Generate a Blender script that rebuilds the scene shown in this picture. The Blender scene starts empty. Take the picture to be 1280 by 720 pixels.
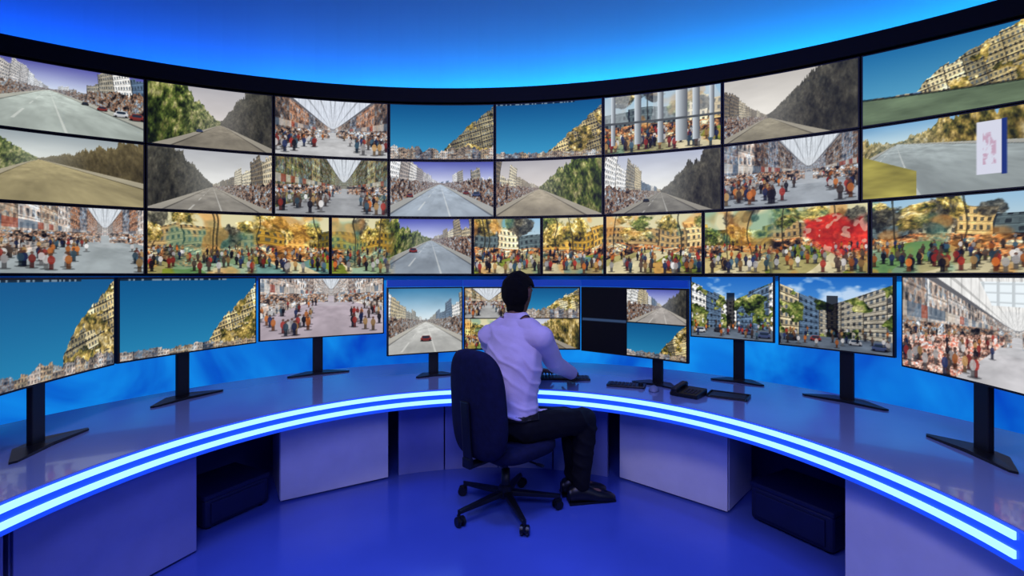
import bpy, bmesh, math, random
import numpy as np
from mathutils import Vector, Matrix, Quaternion
random.seed(4)
S = bpy.context.scene
S.view_settings.view_transform = 'Standard'
S.view_settings.look = 'None'
F = 600.0; HC = 1.45
def PX(px, z): return (px-640)/F*z

# ---------------------------------------------------------------- materials
def lin(c):
    return tuple(((x/255)/12.92 if x/255 <= .04045 else ((x/255+.055)/1.055)**2.4) for x in c)
def mat(name, rgb, rough=.5, metal=0., var=.12, scale=8., emis=None, estr=0., bump=0., spec=.5, coat=0.):
    m = bpy.data.materials.new(name); m.use_nodes = True
    nt = m.node_tree; b = nt.nodes['Principled BSDF']
    tc = nt.nodes.new('ShaderNodeTexCoord'); nz = nt.nodes.new('ShaderNodeTexNoise')
    nz.inputs['Scale'].default_value = scale; nz.inputs['Detail'].default_value = 4
    nt.links.new(tc.outputs['Object'], nz.inputs['Vector'])
    rp = nt.nodes.new('ShaderNodeValToRGB')
    c = lin(rgb)
    rp.color_ramp.elements[0].position = .3; rp.color_ramp.elements[1].position = .7
    rp.color_ramp.elements[0].color = tuple(x*(1-var) for x in c)+(1,)
    rp.color_ramp.elements[1].color = tuple(min(1, x*(1+var)) for x in c)+(1,)
    nt.links.new(nz.outputs['Fac'], rp.inputs['Fac'])
    nt.links.new(rp.outputs['Color'], b.inputs['Base Color'])
    b.inputs['Roughness'].default_value = rough; b.inputs['Metallic'].default_value = metal
    b.inputs['Specular IOR Level'].default_value = spec
    b.inputs['Coat Weight'].default_value = coat
    if emis is not None:
        b.inputs['Emission Color'].default_value = lin(emis)+(1,)
        b.inputs['Emission Strength'].default_value = estr
    if bump:
        bp = nt.nodes.new('ShaderNodeBump'); bp.inputs['Strength'].default_value = bump
        bp.inputs['Distance'].default_value = .01
        n2 = nt.nodes.new('ShaderNodeTexNoise'); n2.inputs['Scale'].default_value = scale*12
        nt.links.new(tc.outputs['Object'], n2.inputs['Vector'])
        nt.links.new(n2.outputs['Fac'], bp.inputs['Height']); nt.links.new(bp.outputs['Normal'], b.inputs['Normal'])
    return m
M = {}
M['black'] = mat('black_plastic', (10,11,16), .38)
M['bezel'] = mat('bezel_black', (6,7,10), .5)
M['frame'] = mat('frame_black', (3,5,10), .65, spec=.25)
M['desk'] = mat('desk_laminate', (122,138,178), .14, var=.05, scale=2, coat=.6)
M['fascia'] = mat('fascia_blue_glow', (40,90,230), .3, emis=(28,80,236), estr=.6)  # LED spill between the strips put into colour and emission
M['cabA'] = mat('cabinet_white', (222,222,236), .25, var=.04)
M['cabB'] = mat('cabinet_blue_grey', (132,140,196), .3, var=.05)
M['cabC'] = mat('panel_navy', (70,86,150), .3, var=.05)
M['floor'] = mat('floor_gloss', (70,90,178), .17, var=.14, scale=1.2)
M['wall'] = mat('wall_paint', (150,190,225), .7, var=.03, scale=1)
M['ceil'] = mat('ceiling_paint', (40,60,110), .8)
M['led'] = mat('led_strip_light', (200,230,255), .4, emis=(140,206,255), estr=1.55)
M['bar'] = mat('blue_bar_glow', (10,40,120), .35, emis=(8,60,170), estr=.55)
M['chairfab'] = mat('navy_fabric', (16,20,52), .9, var=.25, scale=30, bump=.3, spec=.2)
M['chairpl'] = mat('chair_plastic', (10,11,18), .4)
M['skin'] = mat('skin', (112,76,60), .55, var=.08)
M['hair'] = mat('hair_dark', (9,8,9), .8, var=.4, scale=60, bump=.7, spec=.15)
M['shirt'] = mat('shirt_cotton', (202,188,212), .85, var=.05, scale=10, bump=.12)
M['trs'] = mat('trouser_black', (9,10,18), .85, var=.2, scale=20, bump=.2, spec=.2)
M['shoe'] = mat('shoe_leather', (8,8,12), .4)
M['belt'] = mat('belt_leather', (12,11,11), .4)
M['keys'] = mat('key_grey', (26,28,38), .5)
M['eye'] = mat('eye_white', (220,220,215), .3)
M['paper'] = mat('mouse_grey', (110,120,150), .5)
M['cabB2']=mat('box_blue_black',(22,30,70),.5,var=.1,spec=.3)

def screen_mat():
    m = bpy.data.materials.new('screen_picture'); m.use_nodes = True
    nt = m.node_tree; b = nt.nodes['Principled BSDF']
    a = nt.nodes.new('ShaderNodeAttribute'); a.attribute_name = 'pic'
    b.inputs['Base Color'].default_value = (.004,.004,.006,1); b.inputs['Roughness'].default_value = .45
    b.inputs['Specular IOR Level'].default_value = .2
    nt.links.new(a.outputs['Color'], b.inputs['Emission Color']); b.inputs['Emission Strength'].default_value = 1.0
    return m
M['screen'] = screen_mat()
def wall_glow():  # blue light on the lower wall put into emission, patches by noise
    m = bpy.data.materials.new('blue_wall_glow'); m.use_nodes = True
    nt = m.node_tree; b = nt.nodes['Principled BSDF']
    tc = nt.nodes.new('ShaderNodeTexCoord'); nz = nt.nodes.new('ShaderNodeTexNoise')
    nz.inputs['Scale'].default_value = 1.0; nz.inputs['Detail'].default_value = 4; nz.inputs['Distortion'].default_value = .8
    rp = nt.nodes.new('ShaderNodeValToRGB'); e = rp.color_ramp.elements
    e[0].position = .34; e[0].color = lin((0,56,182))+(1,)
    e[1].position = .68; e[1].color = lin((20,160,250))+(1,)
    nt.links.new(tc.outputs['Object'], nz.inputs['Vector']); nt.links.new(nz.outputs['Fac'], rp.inputs['Fac'])
    nt.links.new(rp.outputs['Color'], b.inputs['Emission Color']); b.inputs['Emission Strength'].default_value = .82
    b.inputs['Base Color'].default_value = (.02,.1,.4,1); b.inputs['Roughness'].default_value = .3
    return m
M['wall_glow'] = wall_glow()

# ---------------------------------------------------------------- object helpers
def root(name, loc, label, cat, group=None):
    o = bpy.data.objects.new(name, None); o.empty_display_size = .1
    o.location = loc; o['label'] = label; o['category'] = cat
    if group: o['group'] = group
    S.collection.objects.link(o); return o
def obj(name, me, mt, parent=None, smooth=False):
    o = bpy.data.objects.new(name, me); S.collection.objects.link(o)
    if mt: me.materials.append(mt)
    if smooth: me.polygons.foreach_set('use_smooth', [True]*len(me.polygons))
    if parent:
        w = Vector((0,0,0)); p = parent
        while p: w += Vector(p.location); p = p.parent
        o.parent = parent
        me.transform(Matrix.Translation(-w))
    return o
def mesh(name, v, f):
    me = bpy.data.meshes.new(name); me.from_pydata([tuple(x) for x in v], [], f); me.update(); return me
def bm_mesh(name, bm):
    bmesh.ops.recalc_face_normals(bm, faces=bm.faces)
    me = bpy.data.meshes.new(name); bm.to_mesh(me); bm.free(); return me
def boxm(size, mtx, bev=0.004, seg=2):
    bm = bmesh.new(); bmesh.ops.create_cube(bm, size=1)
    for v in bm.verts: v.co = Vector((v.co.x*size[0], v.co.y*size[1], v.co.z*size[2]))
    if bev: bmesh.ops.bevel(bm, geom=bm.edges[:], offset=bev, segments=seg, affect='EDGES', profile=.6)
    bm.transform(mtx); return bm
def join(bms):
    out = bmesh.new()
    for b in bms:
        me = bpy.data.meshes.new('t'); b.to_mesh(me); b.free(); out.from_mesh(me); bpy.data.meshes.remove(me)
    return out
def TR(x,y,z,rz=0, rx=0, ry=0):
    return Matrix.Translation((x,y,z)) @ Matrix.Rotation(rz,4,'Z') @ Matrix.Rotation(rx,4,'X') @ Matrix.Rotation(ry,4,'Y')
def cyl(r1, r2, h, mtx, seg=24, bev=0):
    bm = bmesh.new(); bmesh.ops.create_cone(bm, cap_ends=True, segments=seg, radius1=r1, radius2=r2, depth=h)
    if bev: bmesh.ops.bevel(bm, geom=[e for e in bm.edges if len(e.link_faces)==2 and any(len(f.verts)>4 for f in e.link_faces)], offset=bev, segments=2, affect='EDGES')
    bm.transform(mtx); return bm
def pillow(w, h, d, mtx, ex=4., bend=0., n=56, top=1.):
    rings = [(.55,-.5),(.85,-.49),(.95,-.40),(1.,-.2),(1.,.15),(.95,.38),(.85,.47),(.55,.5)]
    vs=[]; fs=[]
    def pt(s,y,a):
        c=math.cos(a); s_=math.sin(a)
        x=math.copysign(abs(c)**(2/ex),c)*w/2*s; z=math.copysign(abs(s_)**(2/ex),s_)*h/2*s
        x*= 1+(top-1)*(z/h+.5)
        return Vector((x, y*d+bend*(x/(w/2))**2, z))
    for s,y in rings:
        for k in range(n): vs.append(pt(s,y,2*math.pi*k/n))
    for r in range(len(rings)-1):
        for k in range(n):
            a=r*n+k; b=r*n+(k+1)%n; fs.append((a,b,b+n,a+n))
    c0=len(vs); vs.append(Vector((0,-.5*d,0))); c1=len(vs); vs.append(Vector((0,.5*d,0)))
    L=(len(rings)-1)*n
    for k in range(n):
        fs.append((c0,(k+1)%n,k)); fs.append((c1,L+k,L+(k+1)%n))
    bm=bmesh.new(); bv=[bm.verts.new(mtx@v) for v in vs]
    for f in fs: bm.faces.new([bv[i] for i in f])
    return bm
def arc_slab(pts, nrm, z0, z1, d):
    v=[]; f=[]; n=len(pts)
    for p,q in zip(pts,nrm):
        bx,by=p[0]-q[0]*d,p[1]-q[1]*d
        v+=[(p[0],p[1],z0),(p[0],p[1],z1),(bx,by,z1),(bx,by,z0)]
    for i in range(n-1):
        a=4*i; b=a+4
        for k in range(4):
            k2=(k+1)%4; f.append((a+k,b+k,b+k2,a+k2))
    f.append((0,1,2,3)); e=4*(n-1); f.append((e+3,e+2,e+1,e))
    bm=bmesh.new(); bv=[bm.verts.new(x) for x in v]
    for q in f: bm.faces.new([bv[i] for i in q])
    return bm

# ---------------------------------------------------------------- picture painter
A_=lambda *c: np.array(c,float)
def h2(ix,iy,s):
    ix=np.asarray(ix).astype(np.int64); iy=np.asarray(iy).astype(np.int64)
    n=(ix*374761393+iy*668265263+int(s)*97463477)&0xffffffff
    n=((n^(n>>13))*1274126177)&0xffffffff
    return ((n^(n>>16))&0xffff)/65535.
def vn(x,y,s):
    ix=np.floor(x); iy=np.floor(y); fx=x-ix; fy=y-iy
    fx=fx*fx*(3-2*fx); fy=fy*fy*(3-2*fy)
    a=h2(ix,iy,s);b=h2(ix+1,iy,s);c=h2(ix,iy+1,s);d=h2(ix+1,iy+1,s)
    return (a*(1-fx)+b*fx)*(1-fy)+(c*(1-fx)+d*fx)*fy
def fb(x,y,s,o=4):
    t=0;w=.5;z=0
    for k in range(o):
        t=t+w*vn(x,y,s+k*17); z+=w; w*=.6; x=x*2.07; y=y*2.07
    return t/z
def pals(p,t):
    p=np.array(p,float); k=np.clip(t,0,1)*(len(p)-1); xs=np.arange(len(p))
    return np.stack([np.interp(k,xs,p[:,i]) for i in range(3)],-1)
def pal(p,t):
    p=np.array(p,float); return p[np.clip((t*len(p)).astype(int),0,len(p)-1)]
def wh(m,a,b): return np.where(m[...,None],a,b)
MK=[(24,24,28),(66,58,54),(106,98,92),(160,112,84),(176,164,146),(104,122,144),(228,226,222)]
ST=[(62,58,52),(118,108,92),(150,138,116),(184,172,146),(210,200,174)]
DK=[(34,36,32),(62,62,56),(84,82,72),(110,106,94)]
BR=[(84,76,54),(102,92,66),(120,108,78)]
TRE=[(24,32,18),(56,70,34),(94,108,52),(140,142,82),(184,178,128)]
HL=[(44,48,30),(98,94,48),(150,130,70),(196,170,104),(230,212,160)]
WM=[(36,34,22),(100,92,44),(158,138,70),(204,176,98),(234,218,160)]
CT=[(38,44,50),(88,108,130),(150,144,130),(190,176,144),(228,226,220)]
WH=[(96,92,88),(160,152,146),(196,190,184),(222,218,212),(240,240,238)]
SM={id(TRE),id(HL),id(DK),id(BR),id(WM)}
def org(x,y,s,P,ct=1.):
    t=(fb(x,y,s,4)-.5)*2.0*ct+.5
    return pals(P,t)*(1+ct*1.1*(fb(x*3.3,y*3.3,s+9,3)-.5))[...,None]
def facade(p,q,s,P,wx=5.,wy=9.):
    bi=np.floor(p*.75); base=pal(P[1:],h2(bi,0*bi,s))
    a=(p*wx)%1; b=(q*wy+h2(bi,0*bi,s+3))%1
    col=base*(.82+.4*fb(p*2,q*4,s+1,3))[...,None]
    win=(a>.22)&(a<.72)&(b>.28)&(b<.8)
    g=A_(60,74,90)*(.4+1.1*h2(np.floor(p*wx),np.floor(q*wy),s+5))[...,None]
    col=wh(win,col*.3+g*.55,col); col=wh(b<.12,col*1.18,col); col=wh((b>.12)&(b<.2),col*.65,col)
    ed=((p*.75)%1)<.05; col=wh(ed,col*.55,col)
    return col*(.85+.3*fb(p*7,q*16,s+21,3))[...,None]
PC=[(232,230,228),(168,62,50),(44,56,96),(28,28,32),(190,150,96),(74,104,122),(200,196,196),(90,76,66),(206,120,56)]
def people(col,u,v,asp,s,n,y0,y1,x0=0.,x1=1.,hn=.2,hf=.06,xc=None):
    r=np.random.RandomState(s); ys=np.sort(r.uniform(y0,y1,n))[::-1]
    for y in ys:
        k=(y1-y)/(y1-y0+1e-6); h=hf+(hn-hf)*k; x=r.uniform(x0,x1)
        c=np.array(PC[r.randint(len(PC))],float)*r.uniform(.6,1.0)
        if xc is not None and abs(x-xc)<.05+.16*k: continue
        sh=(((u-x)*asp/(h*.3))**2+((v-y)/(h*.06))**2)<1; col[sh]*=.65
        lg=(np.abs((u-x)*asp)<h*.10)&(v>y)&(v<y+h*.45)
        b=(((u-x)*asp/(h*.17))**2+((v-y-h*.58)/(h*.26))**2)<1
        hd=(((u-x)*asp)**2+(v-y-h*.92)**2)<(h*.085)**2
        col[lg]=col[lg]*.25+c*.35; col[b]=col[b]*.15+c*.85; col[hd]=col[hd]*.2+A_(84,60,48)*.8
    return col
def cars(col,u,v,asp,s,L):
    r=np.random.RandomState(s)
    for (x,y,w) in L:
        c=A_(*[(210,212,215),(130,60,54),(70,82,116),(52,54,58),(164,166,172)][r.randint(5)])
        X=(u-x)*asp
        sh=((X/(w*.56))**2+((v-y)/(w*.09))**2)<1; col=wh(sh,col*.4,col)
        bd=(np.abs(X/(w*.5))**4+np.abs((v-y-w*.17)/(w*.17))**4)<1; col=wh(bd,c*(.75+.9*(v-y)/w)[...,None],col)
        rf=(np.abs(X/(w*.38))**4+np.abs((v-y-w*.36)/(w*.15))**4)<1; col=wh(rf,c*.9,col)
        wd=(np.abs(X/(w*.33))**4+np.abs((v-y-w*.35)/(w*.10))**4)<1; col=wh(wd,A_(40,52,66),col)
        for sd in(-1,1):
            wl=((X-sd*w*.36)**2+(v-y-w*.03)**2)<(w*.075)**2; col=wh(wl,A_(18,18,20),col)
    return col
def wallside(p,q,x,y,s,P,s1):
    if id(P) in SM:
        c=org(p*1.9,q*4.6+p*.4,s,P,.55 if (P is DK or P is BR) else .95)
        return c*(.8+.25*np.clip(q/np.maximum(s1,.2),0,1))[...,None]
    c=facade(p,q,s,P)
    if P is MK: c=c*.6+org(p*2.5,q*8,s+7,MK)*.4
    low=q<.04+.16*fb(p*4,q*0,s+8,2)
    return wh(low,org(p*5+2,q*14,s+14,MK)*.85,c)
def road(u,v,asp,s,vp=(.5,.5),sky=((175,182,196),(226,226,222)),sl=.9,sr=.9,gl=.45,gr=.45,L=ST,R=ST,gc=(140,138,130),
         lane=True,sk=.5,mul=1.,car=(),ppl=0):
    uu=u-.5; vv=v-.5; k=1+.28*(uu*uu+vv*vv); u=.5+uu*k*.93; v=.5+vv*k*.93
    x=(u-vp[0])*asp; y=v-vp[1]; r=np.sqrt(x*x+.0015); q=y/r; p=np.log(r+.05)*5
    left=x<0
    def skyl(P,base,sd):
        if id(P) in SM: return base+sk*(fb(p*1.1,0*p,sd,4)-.5)*1.5+.22*(fb(p*8,q*4,sd+2,3)-.5)
        return base+sk*(h2(np.floor(p*.75),0*p,sd)-.5)*1.3+.1*(h2(np.floor(p*5),0*p,sd+1)-.5)
    s1=np.where(left,skyl(L,sl,s+3),skyl(R,sr,s+5)); g1=np.where(left,gl,gr)
    t=np.clip((y)/(1-vp[1]+1e-6),0,1)[...,None]
    col=A_(*sky[1])*(1-t)+A_(*sky[0])*t
    col=col*(.95+.1*fb(u*3,v*5,s+40,3))[...,None]
    W=wh(left,wallside(p,q,x,y,s,L,s1),wallside(p,q,x,y,s+31,R,s1))
    hz=np.clip(1-r*1.8,0,.8)[...,None]; W=W*(1-hz*.5)+A_(*sky[1])*.8*hz*.5
    col=wh((q<s1)&(q>=-g1),W,col)
    yy=np.maximum(-y,.02); gx=x/yy; gz=1/yy
    G=A_(*gc)*(.82+.36*fb(gx*1.6,gz*.8,s+50,4))[...,None]*(1+.2*np.clip(1-yy*3,0,1))[...,None]
    if lane:
        ln=(np.abs(gx-.30)<.03)|((np.abs(gx+.8)<.04)&(np.sin(gz*3)>0)); G=wh(ln,G*.6+A_(232,232,226)*.4,G)
    kerb=(q>-g1*1.35)&(q<-g1); G=wh(kerb,G*.4+A_(190,184,170)*.52,G)
    k2=(q>-g1*1.42)&(q<-g1*1.33); G=wh(k2,G*.7,G)
    col=wh((q<-g1),G,col)
    if car: col=cars(col,u,v,asp,s,car)
    return col*mul
def hill(u,v,asp,s,u0=.45,h0=.12,h1=.95,pw=.8,sky=((18,86,134),(62,150,190)),base=.12,P=HL,ground=None,bar=False,left=None):
    t=np.clip(v,0,1)[...,None]
    col=A_(*sky[1])*(1-t)+A_(*sky[0])*t
    k=np.clip((u-u0)/(1-u0),0,1)
    st=.06*(h2(np.floor(u*asp*11),0*u,s+2)-.5)+.03*(h2(np.floor(u*asp*30),0*u,s+3)-.5)
    hh=np.where(u>u0, h0+(h1-h0)*k**pw,0)+.06*(fb(u*7*asp,v*2,s,3)-.5)+st
    a=u*asp; b=v-.55*(u-u0)
    C=facade(a*7+v*1.2,b*2.1,s,[(60,60,50),(160,146,108),(206,184,134),(222,206,162),(130,122,96)],3.2,7.)
    row=(b*9)%1; C=wh(row<.16,C*.5,C); C=wh((row>.16)&(row<.3),C*1.15,C)
    tr=fb(a*5,v*6,s+6,3)>.55; C=wh(tr,org(a*12,v*12,s+4,HL,1.)*.95,C)
    C=C*(.6+.8*fb(a*3.2+v*2,v*3,s+8,3))[...,None]
    col=wh((v<hh)&(u>u0-.02),C,col)
    bb=base*(.55+.9*fb(u*10*asp,v*0,s+3,3))+.03*(h2(np.floor(u*asp*24),0*u,s+9)-.5)
    B=facade(a*9,v*4,s+5,CT,3,5)*.5+org(a*16,v*24,s+12,MK)*.5
    col=wh(v<bb,B,col)
    if left: col=wh((u<left)&(v<base+.13+.04*h2(np.floor(u*16),0*u,s)),facade(u*5,v*2,s+1,CT,4,8),col)
    if ground:
        g=(v<ground-.12*u); G=A_(104,120,96)*(.75+.5*fb(u*asp*2,v*9,s+33,4))[...,None]; col=wh(g,G,col)
        col=wh(np.abs(v-(ground-.12*u))<.015,col*.5,col)
    if bar:
        m=(v>.975)&(u<.75); B=wh(h2(np.floor(u*asp*40),0*u,s+4)>.6,A_(110,130,145),A_(24,46,62)); col=wh(m,B,col)
    return col
def market(u,v,asp,s,vp=(.5,.55),P=MK,gc=(160,160,158),ceil=(214,220,226),sp=.55,mul=1.,lg=.35,n=90):
    x=(u-vp[0])*asp; y=v-vp[1]; r=np.sqrt(x*x+.003); q=y/r; p=np.log(r+.05)*5
    col=facade(p,q*1.0,s,P,3,4)*.55+org(p*3.4,q*8,s+2,MK)*.5
    aw=(q>.06)&(q<.2); col=wh(aw,col*.4+.6*pal([(215,205,190),(170,78,58),(226,220,212),(100,122,144)],h2(np.floor(p*2.6),0*p,s+8))*.9,col)
    C=A_(*ceil)*(.86+.2*fb(p*2,q*3,s+6,4))[...,None]
    an=np.arctan2(y,np.abs(x)+.001); C=wh(np.sin(an*22)>.9,C*.8,C); C=wh(np.sin(p*7)>.93,C*.84,C)
    col=wh(q>sp+.25,C,col); col=wh(np.abs(q-sp-.25)<.04,A_(100,100,104),col)
    G=A_(*gc)*(.82+.32*fb(x/np.maximum(-y,.03)*1.2,1/np.maximum(-y,.03),s+5,4))[...,None]
    col=wh(q<-lg,G,col)
    cr=(y<.02)&(y>-.10-.05*fb(u*20,v*4,s+2,2))&(np.abs(x)>.05); col=wh(cr,org(u*asp*18,v*20,s+3,MK,1.1),col)
    hz=np.clip(1-np.abs(x)*3.2,0,.8)*(np.abs(y)<.2); col=col*(1-hz*.35)[...,None]+A_(200,202,204)*(hz*.35)[...,None]
    col=people(col,u,v,asp,s,n,.02,vp[1]-.1,hn=.26,hf=.08,xc=vp[0])
    return col*mul
def mixp(u,v,asp,s,vp=(.55,.5),blue=False,wp=.13,red=None,**k):
    r=np.random.RandomState(s); u0,v0=u,v
    du=fb(u*asp*1.6,v*1.6,s+200,2)-.5; dv=fb(u*asp*1.6+7,v*1.6,s+210,2)-.5
    u=u+wp*du*2/asp; v=v+wp*dv*1.6
    t=v[...,None]; col=(A_(236,232,210)*(1-t)+A_(150,182,204)*t) if blue else (A_(236,226,188)*(1-t)+A_(206,200,164)*t)
    b=(v<.78+.2*(h2(np.floor(u*asp*2.4),0*u,s)-.4)); col=wh(b,facade(u*asp*3.2,v*1.1,s,[ST,HL,CT,WM][s%4],4,8)*A_(1.08,1.0,.84),col)
    st=v<.46; col=wh(st,org(u*asp*8,v*15,s+4,MK,1.1)*A_(1.15,1.03,.82),col)
    gx=u-.5-.35*np.sin(v*4+s); gcol=[(160,152,104),(112,144,136),(156,150,112),(184,168,120)][s%4]
    g=v<.24+.10*np.sin(u*5+s)+.04*fb(u*6,v*0,s,2)
    G=A_(*gcol)*(.8+.4*fb(u*asp*4,v*10,s+6,4))[...,None]
    pa=np.abs(gx)<.10+.35*(.35-v); G=wh(pa,A_(200,190,156)*(.82+.34*fb(u*7,v*10,s+8,4))[...,None],G)
    gr=(~pa)&(fb(u*asp*2,v*4,s+60,2)>.55); G=wh(gr,A_(122,132,56)*(.75+.5*fb(u*asp*8,v*14,s+6,4))[...,None],G)
    col=wh(g,G,col)
    for i in range(int(3+asp*2)):
        cx=r.uniform(0,1); cy=r.uniform(.6,1.); rad=r.uniform(.14,.3)
        d=np.hypot((u-cx)*asp/rad,(v-cy)/(rad*.8))+1.2*(fb(u*asp*7,v*7,s+i*5,4)-.5)
        P=[TRE,WM,HL,DK][r.randint(4)]
        T=org(u*asp*12,v*12,s+i*7,P,1.1)*(.85+.3*np.clip((v-cy)/rad+.5,0,1))[...,None]
        a=np.clip((.95-d)*4,0,.88)[...,None]; col=col*(1-a)+T*a
    tl=np.clip((fb(u*asp*1.6,v*1.6,s+140,3)-.6)*6,0,.45)[...,None]; col=col*(1-tl)+A_(84,142,128)*tl
    og=np.clip((fb(u*asp*2.2,v*2.2,s+160,3)-.6)*7,0,.5)[...,None]; col=col*(1-og)+A_(206,140,66)*(.7+.5*fb(u*asp*14,v*12,s,2))[...,None]*og
    for i in range(2):
        px=r.uniform(.08,.92); w=r.uniform(.008,.016); col=wh((np.abs(u-px)*asp<w)&(v>.18),col*.35+A_(46,46,34)*.6,col)
    if red is not None:
        X=(u-red)*asp; d=np.hypot(X/.42,(v-.55)/.3)+1.1*(fb(u*asp*5,v*5,s+77,3)-.5)
        a=np.clip((1-d)*3,0,.85)[...,None]; C=A_(184,48,40)*(.55+.9*fb(u*asp*9,v*9,s,4))[...,None]
        C=wh(fb(u*asp*13,v*11,s+3,2)>.62,C*.4+A_(226,206,190)*.6,C); col=col*(1-a)+C*a
    col=people(col,u0,v0,asp,s,int(52*asp),.0,.42,hn=.22,hf=.08)
    return col
def columns(u,v,asp,s):
    a=mixp(u,v,asp,s,blue=True,wp=.06)
    g=A_(196,202,204)*(.8+.3*fb(u*asp*3,v*2,s+4,3))[...,None]; gl=(v>.5)&(fb(u*asp*1.5,v*.8,s+2,2)>.42); a=wh(gl,a*.5+g*.5,a)
    for x,w in ((.08,.02),(.30,.03),(.50,.025),(.68,.05),(.80,.03),(.93,.02)):
        X=(u-x)/w; m=np.abs(X)<1; a=wh(m&(v>.14),A_(150,156,160)*(1-.4*X)[...,None],a)
    k=(np.abs(v-.52)<.018); return wh(k,A_(80,84,84),a)
def city(u,v,asp,s):
    t=v[...,None]; sky=A_(160,200,228)*(1-t)+A_(36,104,184)*t
    cl=np.clip((fb(u*asp*2.4,v*4,s+2,4)-.5)*5,0,.7)[...,None]; sky=sky*(1-cl)+A_(228,234,240)*cl
    x=np.abs(u-.5)*2; top=.62+.28*x+.05*(h2(np.floor(u*7),0*u,s)-.5)
    yy=(v-.25)/(.45+.5*x)
    C=facade(u*7,yy*1.25,s,CT,3.,6.)
    C=wh((yy*7.5)%1<.22,C*1.15,C); C=wh(((yy*7.5)%1>.22)&((yy*7.5)%1<.34),C*.5,C)
    C=wh(fb(u*asp*5,v*5,s+3,3)>.56,org(u*12,v*12,s,TRE),C)
    col=wh(v<top,C,sky); col=wh((x<.10)&(v<.74),col*.3,col)
    g=v<.17; col=wh(g,A_(96,106,118)*(.75+.5*fb(u*5,v*14,s+1,3))[...,None],col)
    col=cars(col,u,v,asp,s,[(.12,.08,.16),(.35,.1,.14),(.7,.09,.15),(.9,.05,.18)])
    return people(col,u,v,asp,s,40,.02,.24,hn=.13,hf=.08)
def mall(u,v,asp,s):
    a=market(u,v,asp,s,vp=(.62,.5),P=WH,gc=(192,190,192),ceil=(240,239,236),sp=.3,lg=.5,n=4)
    w=(np.abs((u-.62)*asp)<.55*(v-.3))&(v>.74)&(v<.96); ww=np.where((np.sin(u*asp*42)>.8)|(np.sin(v*75)>.85),.84,1.)
    a=wh(w,A_(226,234,238)*ww[...,None],a)
    x=(u-.62)*asp
    for sd in(-1,1):
        m=(sd*x>.12)&(v<.47)&(v<.5-.12*np.abs(x))&(v>.5-.8*np.abs(x)); C=org(u*asp*16,v*18,s+sd,[(80,66,62),(190,140,118),(214,204,196),(204,110,84),(232,230,228)],1.1)
        a=wh(m,C,a)
    return people(a,u,v,asp,s+3,110,.0,.42,hn=.22,hf=.07,xc=.62)
def uilist(u,v,asp,s):
    col=np.zeros(u.shape+(3,))+A_(7,8,12)
    return wh((np.abs(v-.5)<.02),A_(58,76,104),col)
def compose(u,v,asp,s,parts,gap=.008,soft=0):
    col=np.zeros(u.shape+(3,))+8
    for (a,b,c,d,fn,kw) in parts:
        uu=np.clip((u-a)/(b-a),0,1); vv=np.clip((v-c)/(d-c),0,1)
        I=fn(uu,vv,asp*(b-a)/(d-c),s,**kw); s+=13
        if soft:
            m=np.clip((u-a)/soft+.5,0,1)[...,None] if a>0 else np.ones(u.shape+(1,)); col=col*(1-m)+I*m
        else:
            m=(u>=a+gap/2)&(u<b-gap/2)&(v>c+gap)&(v<d-gap); col=wh(m,I,col)
    return col
def paint_attr(me,W,Hh,fn,asp,seed,kw):
    kw=dict(kw); haze=kw.pop('haze',.04); sat=kw.pop('sat',1.0)
    u=(np.arange(W*2)+.5)/(W*2); v=(np.arange(Hh*2)+.5)/(Hh*2); U,V=np.meshgrid(u,v)
    c=fn(U,V,asp,seed,**kw)
    c=np.clip(c,0,255)/255.
    c=c.reshape(Hh,2,W,2,3).mean((1,3))
    l=c@np.array([.3,.59,.11]); c=l[...,None]*(1-sat)+c*sat
    c=np.clip((c-.52)*1.14+.52,0,1)
    c=c*(1-haze)+haze*np.array([.68,.68,.66])
    c=np.where(c<=.04045,c/12.92,((c+.055)/1.055)**2.4)
    rgba=np.ones((Hh,W,4)); rgba[...,:3]=c
    a=me.color_attributes.new('pic','FLOAT_COLOR','POINT'); a.data.foreach_set('color',rgba.reshape(-1).astype(np.float32))

def display(name,label,cat,group,pts,nrm,z0,z1,fn,kw,seed,bez=.011,depth=.05,W=None,rootz=None):
    mid=pts[len(pts)//2]
    r=root(name,(mid[0],mid[1],z0 if rootz is None else rootz),label,cat,group)
    obj('casing',bm_mesh('casing',arc_slab(pts,nrm,z0,z1,depth)),M['bezel'],r)
    P=np.array([(p[0],p[1]) for p in pts]); N=np.array(nrm)
    seg=np.r_[0,np.cumsum(np.hypot(*np.diff(P,axis=0).T))]; Lg=seg[-1]
    Hh=116
    if W is None: W=int(Lg/(z1-z0)*Hh)
    ss=np.linspace(bez,Lg-bez,W)
    xs=np.interp(ss,seg,P[:,0]); ys=np.interp(ss,seg,P[:,1]); nx=np.interp(ss,seg,N[:,0]); ny=np.interp(ss,seg,N[:,1])
    xs=xs+nx*.003; ys=ys+ny*.003
    zs=np.linspace(z0+bez,z1-bez,Hh)
    V=np.zeros((Hh,W,3)); V[...,0]=xs; V[...,1]=ys; V[...,2]=zs[:,None]
    idx=np.arange(Hh*W).reshape(Hh,W)
    Fc=np.stack([idx[:-1,:-1],idx[:-1,1:],idx[1:,1:],idx[1:,:-1]],-1).reshape(-1,4)
    me=bpy.data.meshes.new('screen')
    me.vertices.add(Hh*W); me.vertices.foreach_set('co',V.reshape(-1))
    me.loops.add(Fc.size); me.loops.foreach_set('vertex_index',Fc.reshape(-1).astype(np.int32))
    me.polygons.add(len(Fc)); me.polygons.foreach_set('loop_start',np.arange(0,Fc.size,4,dtype=np.int32))
    me.polygons.foreach_set('loop_total',np.full(len(Fc),4,dtype=np.int32))
    me.update(calc_edges=True); me.validate()
    paint_attr(me,W,Hh,fn,Lg/(z1-z0),seed,kw)
    obj('screen',me,M['screen'],r)
    return r

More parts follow.
